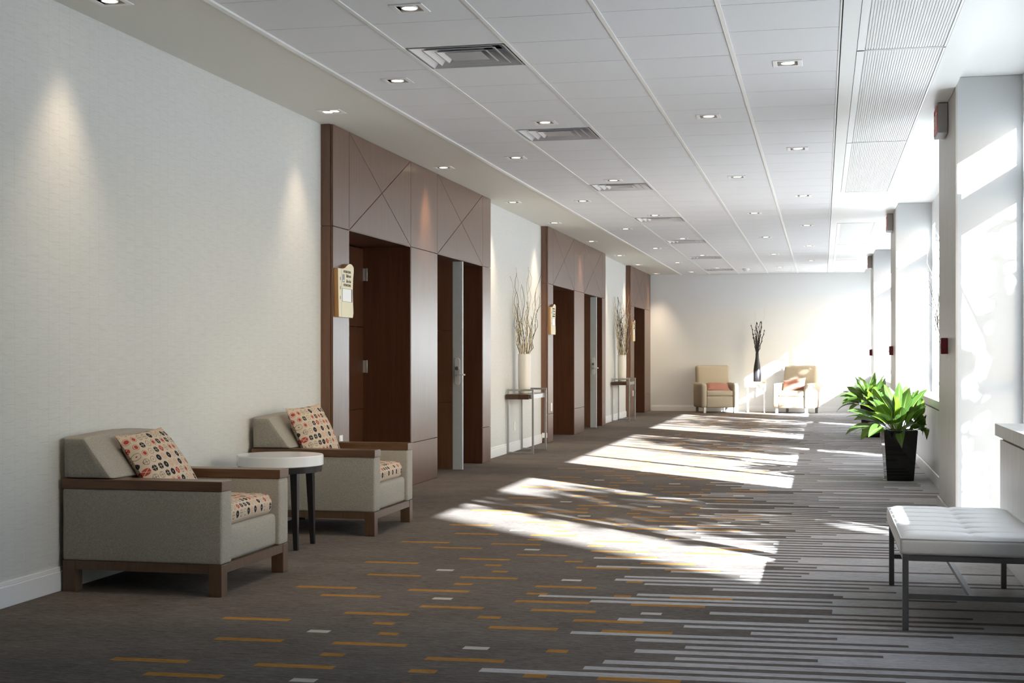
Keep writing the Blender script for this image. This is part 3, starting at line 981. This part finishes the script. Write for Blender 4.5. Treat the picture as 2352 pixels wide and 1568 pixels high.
# ------------------------------------------------------------------ console tables, vases, branches
def make_console():
    t = empty('console_table')
    # local: x out of the wall, y along it
    for y in (-.42, .42):
        b = .0125
        m = MB()
        for x in (.012, .338): m.box(x - b, x + b, y - b, y + b, 0, .83)
        m.box(.012 + b, .338 - b, y - b, y + b, 0, .025); m.box(.012 + b, .338 - b, y - b, y + b, .805, .83)
        m.build('loop_leg', M['steel'], t, bevel=.002)
    MB().box(.004, .295, -.50, .50, .70, .765).build('top', M['console'], t, bevel=.003)
    MB().box(.298, .322, -.43, .43, .705, .76).build('front_rail', M['steel'], t)
    return t
con = make_console()
con.location = (WL + .018, 17.87, 0)
tag(con, 'dark console table on steel loops holding the nearer white vase', 'console table', 'console tables')
con2 = copy_tree(con)
con2.location = (WL + .018, 26.98, 0)
tag(con2, 'dark console table on steel loops holding the farther white vase', 'console table', 'console tables')

def white_vase(x, y, z, lab):
    prof = [(.030, 0), (.070, 0), (.078, .01), (.083, .12), (.085, .30), (.084, .50), (.082, .518), (.076, .518), (.076, .30), (.07, .02)]
    o = MB().lathe(prof, 40, caps=False).add([(.07 * math.cos(2 * math.pi * k / 40), .07 * math.sin(2 * math.pi * k / 40), .004) for k in range(40)], [tuple(range(40))]).build('tall_vase', M['ceramic'], None, (x, y, z))
    tag(o, lab, 'vase', 'white cylinder vases')
white_vase(-3.815, 17.87, .766, 'tall white cylinder vase on the nearer console table')
white_vase(-3.815, 26.98, .766, 'tall white cylinder vase on the farther console table')

def branch_path(g, base, top, n, wob, curl):
    pts = []
    ph = g.uniform(0, 6.28); f = g.uniform(2.5, 4.5); ph2 = g.uniform(0, 6.28)
    for k in range(n):
        s = k / (n - 1)
        e = s ** 1.25
        p = Vector(base).lerp(Vector(top), s)
        p.x = base[0] + (top[0] - base[0]) * e; p.y = base[1] + (top[1] - base[1]) * e
        a = wob * (.25 + s) * curl
        p.x += a * math.sin(f * 6.28 * s + ph); p.y += a * math.cos(f * 5.1 * s + ph2)
        pts.append(p)
    return pts

def bundle(loc, nb, h0, h1, spread, seed, lab, xmin, rb=.045, dark=.5, r0=.0062, zroot=.03, offc=(0, 0)):
    g = random.Random(seed)
    t = empty('branch_arrangement', loc, 0, lab, 'branches', 'curly branch arrangements')
    for k in range(nb):
        a = g.uniform(0, 6.28); q = g.random() ** .5
        b = (rb * q * math.cos(a), rb * q * math.sin(a), zroot)
        hh = g.uniform(h0, h1) if k > 2 else h1
        rr = spread * g.random() ** .7 * (.5 + .5 * hh / h1)
        a2 = a + g.uniform(-.7, .7)
        tx = max(xmin, rr * math.cos(a2) + offc[0]); ty = rr * math.sin(a2) + offc[1]
        isd = g.random() < dark
        pts = branch_path(g, b, (tx, ty, hh), 17, g.uniform(.012, .022), 1.0)
        pts = [Vector((max(xmin, p.x), p.y, p.z)) for p in pts]
        s0 = min(1, .518 / hh)
        # keep the part inside the vase narrow
        for p in pts:
            if p.z < .53:
                d = math.hypot(p.x, p.y)
                if d > .062: p.x *= .062 / d; p.y *= .062 / d
        m = MB().tube(pts, [r0 * (1 - .65 * i / 16) for i in range(17)], 5)
        if g.random() < .55:     # a side twig
            i0 = g.randint(8, 12)
            d = Vector((g.uniform(-.10, .10), g.uniform(-.12, .12), g.uniform(.12, .3)))
            p0 = pts[i0]
            tw = [p0 + d * s + Vector((.012 * math.sin(9 * s + k), .012 * math.cos(8 * s + k), 0)) * min(1, s * 3) for s in (0, .25, .5, .75, 1)]
            tw = [Vector((max(xmin, p.x), p.y, p.z)) for p in tw]
            m.tube(tw, [r0 * .55, r0 * .5, r0 * .42, r0 * .35, r0 * .25], 4)
        m.build('branch', M['barkdark'] if isd else M['barkpale'], t)
bundle((-3.815, 17.87, .766), 30, 1.0, 1.66, .34, 11, 'tall curly black and straw branches in the nearer white vase', -.135)
bundle((-3.815, 26.98, .766), 44, 1.1, 1.66, .36, 23, 'tall curly black and straw branches in the farther white vase', -.135)

# ------------------------------------------------------------------ room signs on the surrounds
def room_sign(y0, lab, lines):
    t = empty('room_sign', (PF, y0, 1.57), 0, lab, 'sign', 'maple room signs')
    W, H = .395, .425
    def edge(v):  # right-hand outline x(v): gently waisted
        return W - .012 - .018 * math.sin(v * math.pi) ** 2
    def top(u): # wavy top
        s = u / W
        return H - .03 + .052 * (1 / (1 + math.exp(-14 * (s - .52)))) - .030 * max(0, (s - .78) / .22) ** 2
    pts = [(0.02, 0.0), (W - .03, 0)]
    for k in range(1, 10):
        v = k / 10
        pts.append((edge(v) + (.0 if v < .9 else .008), H * v))
    for k in range(0, 15): 
        u = (W - .006) * (1 - k / 14)
        pts.append((u, top(u)))
    pts.append((0.008, H * .5))
    m = MB().prism(pts, 0, .034, 'x', 0)
    m.m = [1 if len(f) == 4 else 0 for f in m.f]
    b = m.build('board', [M['signwood'], M['signedge']], t)
    MB().box(.0335, .0345, .088, .090, .004, H - .034).build('groove', M['ink'], t)
    for z in (.30, .225, .145): MB().box(.034, .0348, .05, .068, z, z + .026).build('marker', M['inkgrey'], t)
    for (s, z, sz, sx, x) in lines:
        text_mesh(s, sz, M['ink'], t, (.0345, x, z), ROT_PX, sx=sx)
    pc = MB().box(.034, .0347, .108, .160, .285, .352).build('pictogram', M['inkgrey'], t)
    MB().box(.0347, .0352, .122, .146, .295, .306).build('pictogram_mark', M['paper'], pc)
    fr = MB()
    fr.box(.034, .0352, .104, .345, .128, .235).build('card_slot', M['ink'], t)
    MB().box(.0352, .036, .106, .322, .130, .233).build('card', M['paper'], t)
TX = [('INTERNATIONAL', .374, .030, .78, .225), ('Ballroom', .342, .040, .80, .258), ('Salle de bal', .298, .036, .72, .258), ('INTERNATIONALE', .264, .030, .74, .228)]
room_sign(10.725, 'maple ballroom sign on the nearest door surround', TX)
room_sign(19.79, 'maple ballroom sign on the middle door surround', TX)
room_sign(28.72, 'maple ballroom sign on the farthest door surround', TX)

def small_plate(name, loc, face, w, h, lab, mat='plate', toggle=True):
    t = empty(name, loc, 0, lab, 'wall plate')
    if face == 'x':
        MB().box(0, .008, -w / 2, w / 2, -h / 2, h / 2).build('cover', M[mat], t, bevel=.002)
        if toggle: MB().box(.008, .012, -w * .22, w * .22, -h * .28, h * .28).build('insert', M['trimw'], t, bevel=.001)
    else:
        MB().box(-w / 2, w / 2, -.03, 0, -h / 2, h / 2).build('cover', M[mat], t, bevel=.004)
    return t
small_plate('power_outlet', (WL, 17.95, .333), 'x', .075, .118, 'ivory power outlet on the wallpaper behind the nearer console table')
small_plate('power_outlet', (WL, 26.9, .36), 'x', .075, .118, 'ivory power outlet on the wallpaper behind the farther console table')
small_plate('door_control_plate', (PF, 10.88, .54), 'x', .075, .118, 'small white plate low on the nearest surround beside the armrest', 'trimw')
small_plate('door_control_plate', (PF, 20.0, .51), 'x', .075, .118, 'small white plate low on the middle surround', 'trimw')
small_plate('door_control_plate', (PF, 29.0, .48), 'x', .075, .118, 'small white plate low on the farthest surround', 'trimw')
bx = small_plate('plug_adapter', (-3.915, 19.748, .11), 'y', .075, .07, 'white plug adapter box low on the side of the middle surround', 'trimw')
MB().tube([(-.03, -.02, -.04), (-.045, -.03, -.06), (-.03, -.03, -.075)], .004, 6).build('cord', M['trimw'], bx)

# ------------------------------------------------------------------ beige armchairs, table and bottle vase at the end wall
def make_club():
    t = empty('club_chair')
    # local: front faces -y
    for sx in (-1, 1):
        for y, m_ in ((-.33, 'steel'), (.30, 'gun')):
            MB().box(sx * .34 - .025, sx * .34 + .025, y - .025, y + .025, 0, .125).build('leg', M['chrome'] if y < 0 else M['gun'], t, bevel=.003)
    for s in (-1, 1):
        m = MB().rbox(s * .36 - .065, s * .36 + .065, -.375, .34, .115, .655, .05, 4, (.012, .008, .0))
        # arm slopes slightly up towards the back
        m.v = [(x, y, z + (.03 * (y + .37) if z > .5 else 0)) for x, y, z in m.v]
        m.build('arm', M['beige'], t)
    MB().rbox(-.30, .30, -.36, .25, .115, .375, .03, 3, (0, .012, 0)).build('seat_base', M['beige'], t)
    MB().rbox(-.296, .296, -.365, .20, .375, .495, .03, 4, (0, .008, .012)).build('seat_cushion', M['beige'], t)
    b = MB().rbox(-.385, .385, .10, .30, .115, 1.05, .06, 5, (0, .02, 0))
    b.v = [(x * (1 - .03 * max(0, z - .6)), y + .17 * (z - .45), z) for x, y, z in b.v]
    b.build('backrest', M['beige'], t)
    return t
cl = make_club()
cl.location = (-2.335, 31.42, 0); cl.rotation_euler = (0, 0, R(20))
tag(cl, 'beige upholstered armchair with a rose pillow, in shade by the end wall', 'armchair', 'beige armchairs')
cr = copy_tree(cl)
cr.location = (-.55, 31.42, 0); cr.rotation_euler = (0, 0, R(-20))
tag(cr, 'beige upholstered armchair with a rose pillow, in sunlight by the end wall', 'armchair', 'beige armchairs')
pk = pillow_mesh(.52, .30, .14, 'lumbar_pillow', M['pink'])
o = link('lumbar_pillow', pk, None, (-2.27, 31.27, .572), Euler((R(28), R(2), R(18))))
tag(o, 'rose lumbar pillow lying in the shaded beige armchair', 'pillow', 'rose pillows')
o = link('lumbar_pillow', pk, None, (-.61, 31.31, .625), Euler((R(58), R(-8), R(-18))))
tag(o, 'rose lumbar pillow propped in the sunlit beige armchair', 'pillow', 'rose pillows')

t = empty('lamp_table', (-1.44, 31.62, 0), 0, 'slim square table with wooden top and white frame by the end wall', 'side table')
MB().box(-.205, .205, -.205, .205, .655, .69).build('top', M['tabletop'], t, bevel=.003)
for x in (-.185, .185):
    m = MB()
    for y in (-.185, .185): m.box(x - .013, x + .013, y - .013, y + .013, 0, .655)
    m.box(x - .013, x + .013, -.172, .172, 0, .026); m.box(x - .013, x + .013, -.172, .172, .629, .655)
    m.build('loop_leg', M['trimw'], t)
MB().box(-.172, .172, -.198, -.172, .629, .655).build('rail', M['trimw'], t)
MB().box(-.172, .172, .172, .198, .629, .655).build('rail', M['trimw'], t)
o = MB().lathe([(.075, 0), (.082, .02), (.084, .14), (.082, .25), (.070, .36), (.050, .46), (.038, .54), (.035, .64), (.030, .64), (.030, .5)], 36, caps=False).build('bottle_vase', M['bottle'], None, (-1.425, 31.62, .69))
tag(o, 'tall black bottle vase on the slim table by the end wall', 'vase')
t = empty('branch_arrangement', (-1.425, 31.62, 1.29), 0, 'black budded twigs and two straw twigs in the bottle vase', 'branches', 'curly branch arrangements')
g = random.Random(5)
for k in range(13):
    a = g.uniform(0, 6.28); h = g.uniform(.35, .75); r = g.uniform(.04, .19) * h / .6
    top = (r * math.cos(a), r * math.sin(a) * .8, h)
    pts = branch_path(g, (.008 * math.cos(a), .008 * math.sin(a), -.1), top, 9, .012, 1)
    for p in pts:
        if p.z < .06: p.x *= .4; p.y *= .4
    m = MB().tube(pts, [.010, .010, .010, .011, .011, .010, .009, .008, .006], 5)
    for q in pts[4:]:
        m.tube([q + Vector((0, 0, -.018)), q, q + Vector((.006, 0, .022))], [.004, .016, .004], 6)
    m.build('twig', M['barkdark'], t)
    if k % 4 == 0:
        q = pts[-1]; MB().tube([q, q + Vector((0, 0, .05))], [.012, .006], 6).build('bud', M['barkpale'], t)
for top in ((.20, 0, 1.12), (-.06, 0, .95)):
    pts = branch_path(g, (0, 0, -.1), top, 15, .02, 1)
    for p in pts:
        if p.z < .06: p.x *= .2; p.y *= .2
    MB().tube(pts, [.006 - .0003 * i for i in range(15)], 5).build('twig', M['barkpale'], t)

# ------------------------------------------------------------------ potted plants
def make_plant(seed):
    g = random.Random(seed)
    t = empty('potted_plant')
    # square tapering planter
    p = MB()
    def ring(h, z): return [(-h, -h, z), (h, -h, z), (h, h, z), (-h, h, z)]
    lv = [(.13, 0), (.165, .49), (.165, .51), (.150, .51), (.145, .44)]
    V = []
    for h, z in lv: V += ring(h, z)
    Fs = [(3, 2, 1, 0)]
    for k in range(len(lv) - 1):
        for i in range(4): Fs.append((4 * k + i, 4 * k + (i + 1) % 4, 4 * k + 4 + (i + 1) % 4, 4 * k + 4 + i))
    p.add(V, Fs).build('planter', M['blackgloss'], t, bevel=.006)
    MB().box(-.143, .143, -.143, .143, .42, .455).build('soil', M['soil'], t)
    N = 58
    for k in range(N):
        a = k * 2.39996 + g.uniform(-.3, .3)
        ring_ = k / N                       # inner (upright) to outer (drooping)
        el = R(86 - 66 * ring_ ** .9 + g.uniform(-10, 10))
        bend = R(20 + 60 * ring_ + g.uniform(-10, 15))
        L = g.uniform(.47, .60) * (1.0 - .10 * ring_)
        bw = g.uniform(.046, .072)
        n1, n2 = 5, 10
        c = Vector((.05 * math.cos(a) * (.3 + ring_), .05 * math.sin(a) * (.3 + ring_), .45))
        n = n1 + n2
        pts = [c.copy()]; tang = []
        ee = el; step = L / n
        for i in range(n):
            s = i / n
            ee = el - bend * (s ** 1.6)
            d = Vector((math.cos(ee) * math.cos(a), math.cos(ee) * math.sin(a), math.sin(ee)))
            tang.append(d); q_ = pts[-1] + d * step
            if q_.x > .2 and q_.z < .90: q_.x = .2 + (q_.x - .2) * .35
            pts.append(q_)
        tang.append(tang[-1])
        side = Vector((-math.sin(a), math.cos(a), 0))
        tw = g.uniform(-1.3, 1.3)
        V = []; Fs = []; UV = []
        for i in range(n + 1):
            if i <= n1: w = .006; fold = 0
            else:
                q = (i - n1) / n2
                w = max(.002, bw * (math.sin(math.pi * q ** .75) ** .85) if q < 1 else .002)
                fold = .25
            tg = tang[i]
            sd = (Quaternion(tg, tw * i / n) @ side)
            nr = sd.cross(tg)
            if nr.z < 0: nr = -nr
            V += [pts[i] - sd * w + nr * w * fold, pts[i] - sd * w * .5 + nr * w * fold * .35, pts[i], pts[i] + sd * w * .5 + nr * w * fold * .35, pts[i] + sd * w + nr * w * fold]
            q = i / n
            UV += [(-1, q), (-.5, q), (0, q), (.5, q), (1, q)]
        for i in range(n):
            for j in range(4): Fs.append((5 * i + j, 5 * i + j + 1, 5 * i + j + 6, 5 * i + j + 5))
        for v in V:
            if v.z < .875 and v.x > .27: v.x = .27 + (v.x - .27) * .08
        m = MB().add(V, Fs, 0, True)
        me = m.mesh('leaf', M['leaf'])
        ul = me.uv_layers.new(name='UVMap')
        for lp in me.loops: ul.data[lp.index].uv = UV[lp.vertex_index]
        link('leaf', me, t)
    return t
pl = make_plant(4)
pl.location = (.755, 14.60, 0); pl.rotation_euler = (0, 0, R(4))
tag(pl, 'broad-leaved green plant in a glossy black planter, nearer one', 'potted plant', 'potted plants by the windows')
pl2 = make_plant(9)
pl2.location = (.735, 22.35, 0)
tag(pl2, 'broad-leaved green plant in a glossy black planter, half hidden behind the nearer plant', 'potted plant', 'potted plants by the windows')

# ------------------------------------------------------------------ tufted bench
t = empty('tufted_bench', (.66, 7.235, 0), 0, 'white leather bench with seams and dark steel legs by the window', 'bench')
BX, BY = .305, .665
for sx in (-1, 1):
    for sy in (-1, 1):
        x = sx * (BX - .014); y = sy * (BY - .014)
        MB().box(x - .0135, x + .0135, y - .0135, y + .0135, 0, .345).build('leg', M['gun'], t, bevel=.0015)
fr = MB()
for sy in (-1, 1): fr.box(-BX + .028, BX - .028, sy * (BY - .014) - .012, sy * (BY - .014) + .012, .318, .343)
for sx in (-1, 1): fr.box(sx * (BX - .014) - .012, sx * (BX - .014) + .012, -BY + .028, BY - .028, .318, .343)
fr.build('top_frame', M['gun'], t)
for sy in (-1, 1):
    MB().box(-BX + .028, BX - .028, sy * (BY - .014) - .010, sy * (BY - .014) + .010, .145, .168).build('stretcher', M['gun'], t)
MB().box(-.012, .012, -BY + .024, BY - .024, .146, .167).build('stretcher', M['gun'], t)
c = MB().rbox(-BX - .012, BX + .012, -BY - .012, BY + .012, .345, .420, .018, 1)
# replace the plain top by a quilted one: dense grid with seams
V = []; Fs = []
nx, ny = 36, 84
for j in range(ny + 1):
    for i in range(nx + 1):
        u = -1 + 2 * i / nx; v = -1 + 2 * j / ny
        x = u * (BX + .008); y = v * (BY + .008)
        s = abs(((v + 1) * 3.5) % 1 - .5) * 2          # 1 at seams across
        sx_ = abs(u)                                   # 0 at the long middle seam
        dome = (1 - u ** 14) * (1 - v ** 30)
        z = .415 + .022 * dome - .006 * max(0, (s - .80) / .20) ** 1.5 * dome
        z -= .009 * math.exp(-(u / .055) ** 2) * dome * (.45 + .55 * max(0, (s - .3) / .7))
        z -= .010 * math.exp(-(u / .22) ** 2) * max(0, (s - .5) * 2) * dome
        V.append((x, y, z))
for j in range(ny):
    for i in range(nx):
        a = j * (nx + 1) + i
        Fs.append((a, a + 1, a + nx + 2, a + nx + 1))
c.add(V, Fs, 0, True)
co_ = c.build('cushion', M['leather'], t)
pp = MB()
zz = .417
pp.tube([(-BX - .006, -BY - .006, zz), (BX + .006, -BY - .006, zz), (BX + .006, BY + .006, zz), (-BX - .006, BY + .006, zz), (-BX - .006, -BY - .006, zz)], .0045, 6)
pp.build('piping', M['leather'], co_)

# ------------------------------------------------------------------ branches on the ledge behind the first pier (only twigs show past it)
o = MB().lathe([(.04, 0), (.07, .01), (.075, .2), (.06, .38), (.045, .42), (.038, .42), (.04, .3)], 28, caps=False).build('ledge_vase', M['bottle'], None, (1.24, 14.55, .83))
tag(o, 'dark vase on the window ledge hidden behind the first pier', 'vase')
bundle((1.24, 14.55, .83), 42, .8, 1.7, .20, 41, 'bare curly branches on the window ledge showing past the first pier', -1, rb=.02, dark=.75, r0=.006, zroot=.02, offc=(-.01, .62))

# ------------------------------------------------------------------ outside: ground, trees that throw the dappled shade
tag(box('ground', XW + .1, 700, -700, 700, -.30, -.12, M['ground']), 'pale paving outside the windows', 'ground', kind='structure')
def tree(name, loc, centre, rad, nleaf, seed, lab, ls=.16, dens=None):
    g = random.Random(seed)
    t = empty(name, loc, 0, lab, 'tree', 'trees outside the windows')
    c = Vector(centre) - Vector(loc)
    pts = [Vector((0, 0, 0)), Vector((c.x * .2, c.y * .2, c.z * .4)), Vector((c.x * .7, c.y * .7, c.z * .75)), c + Vector((0, 0, rad[2] * .5))]
    m = MB().tube(pts, [.16, .13, .10, .03], 8)
    m.build('trunk', M['bark'], t)
    br = MB()
    tips = []
    for k in range(22):
        d = Vector((g.gauss(0, 1), g.gauss(0, 1), g.gauss(.2, .8)))
        d.normalize()
        tip = c + Vector((d.x * rad[0], d.y * rad[1], d.z * rad[2])) * g.uniform(.6, 1)
        st = pts[2].lerp(pts[3], g.random() * .6)
        mid = st.lerp(tip, .5) + Vector((g.uniform(-.1, .1), g.uniform(-.1, .1), .12))
        br.tube([st, mid, tip], [.035, .022, .008], 5)
        tips.append((mid, tip))
    br.build('limbs', M['bark'], t)
    lf = MB()
    for k in range(nleaf):
        mid, tip = tips[g.randrange(len(tips))]
        p = mid.lerp(tip, g.random()) + Vector((g.gauss(0, .2), g.gauss(0, .2), g.gauss(0, .2)))
        q = Quaternion((g.gauss(0, 1), g.gauss(0, 1), g.gauss(0, 1), g.gauss(0, 1))).normalized()
        s = ls * g.uniform(.6, 1.3)
        lf.add([p + q @ Vector(v) for v in ((-s, 0, 0), (0, -s * .45, .02), (s, 0, 0), (0, s * .45, .02))], [(0, 1, 2, 3)])
    o = lf.build('foliage', M['treeleaf'], t); o['kind'] = 'stuff'
tree('street_tree', (6.2, 4.2, -.12), (6.0, 3.45, 4.4), (1.2, 1.2, 1.5), 640, 1, 'leafy tree outside the window beside the bench')
tree('street_tree', (6.3, 12.0, -.12), (6.0, 12.3, 4.5), (.9, .9, 1.5), 420, 2, 'small leafy tree outside the window behind the nearer plant')
tree('street_tree', (6.5, 18.5, -.12), (6.2, 18.6, 4.7), (1.6, 3.0, 1.8), 950, 3, 'wide leafy tree outside the window behind the farther plant')
tree('street_tree', (6.6, 24.9, -.12), (6.3, 25.2, 4.6), (1.2, 1.5, 1.5), 330, 5, 'thin leafy tree outside the window next to the end wall')

# unseen building added so that its corner cuts the sun off the nearest window
t = empty('sun_block_building', (13.38, -15.34, -.12), 0, 'plain concrete building added outside to shade the nearest window', 'building')
MB().box(-2.02, 2.02, -7, 7, 0, 11.9).build('walls', M['facade'], t)
MB().box(-2.15, 2.02, -7, 7, 11.9, 12.1).build('roof', M['facade'], t)
for i in range(4):
    for z in (1.2, 4.6, 8.0):
        MB().box(-2.04, -2.01, -6.0 + i * 3.4, -4.2 + i * 3.4, z, z + 1.7).build('window', M['blackgloss'], t)

tree('street_tree', (3.9, 7.55, -.12), (3.6, 7.72, 2.75), (.6, .8, 1.4), 190, 8, 'young leafy tree close outside the window beside the bench', ls=.085)
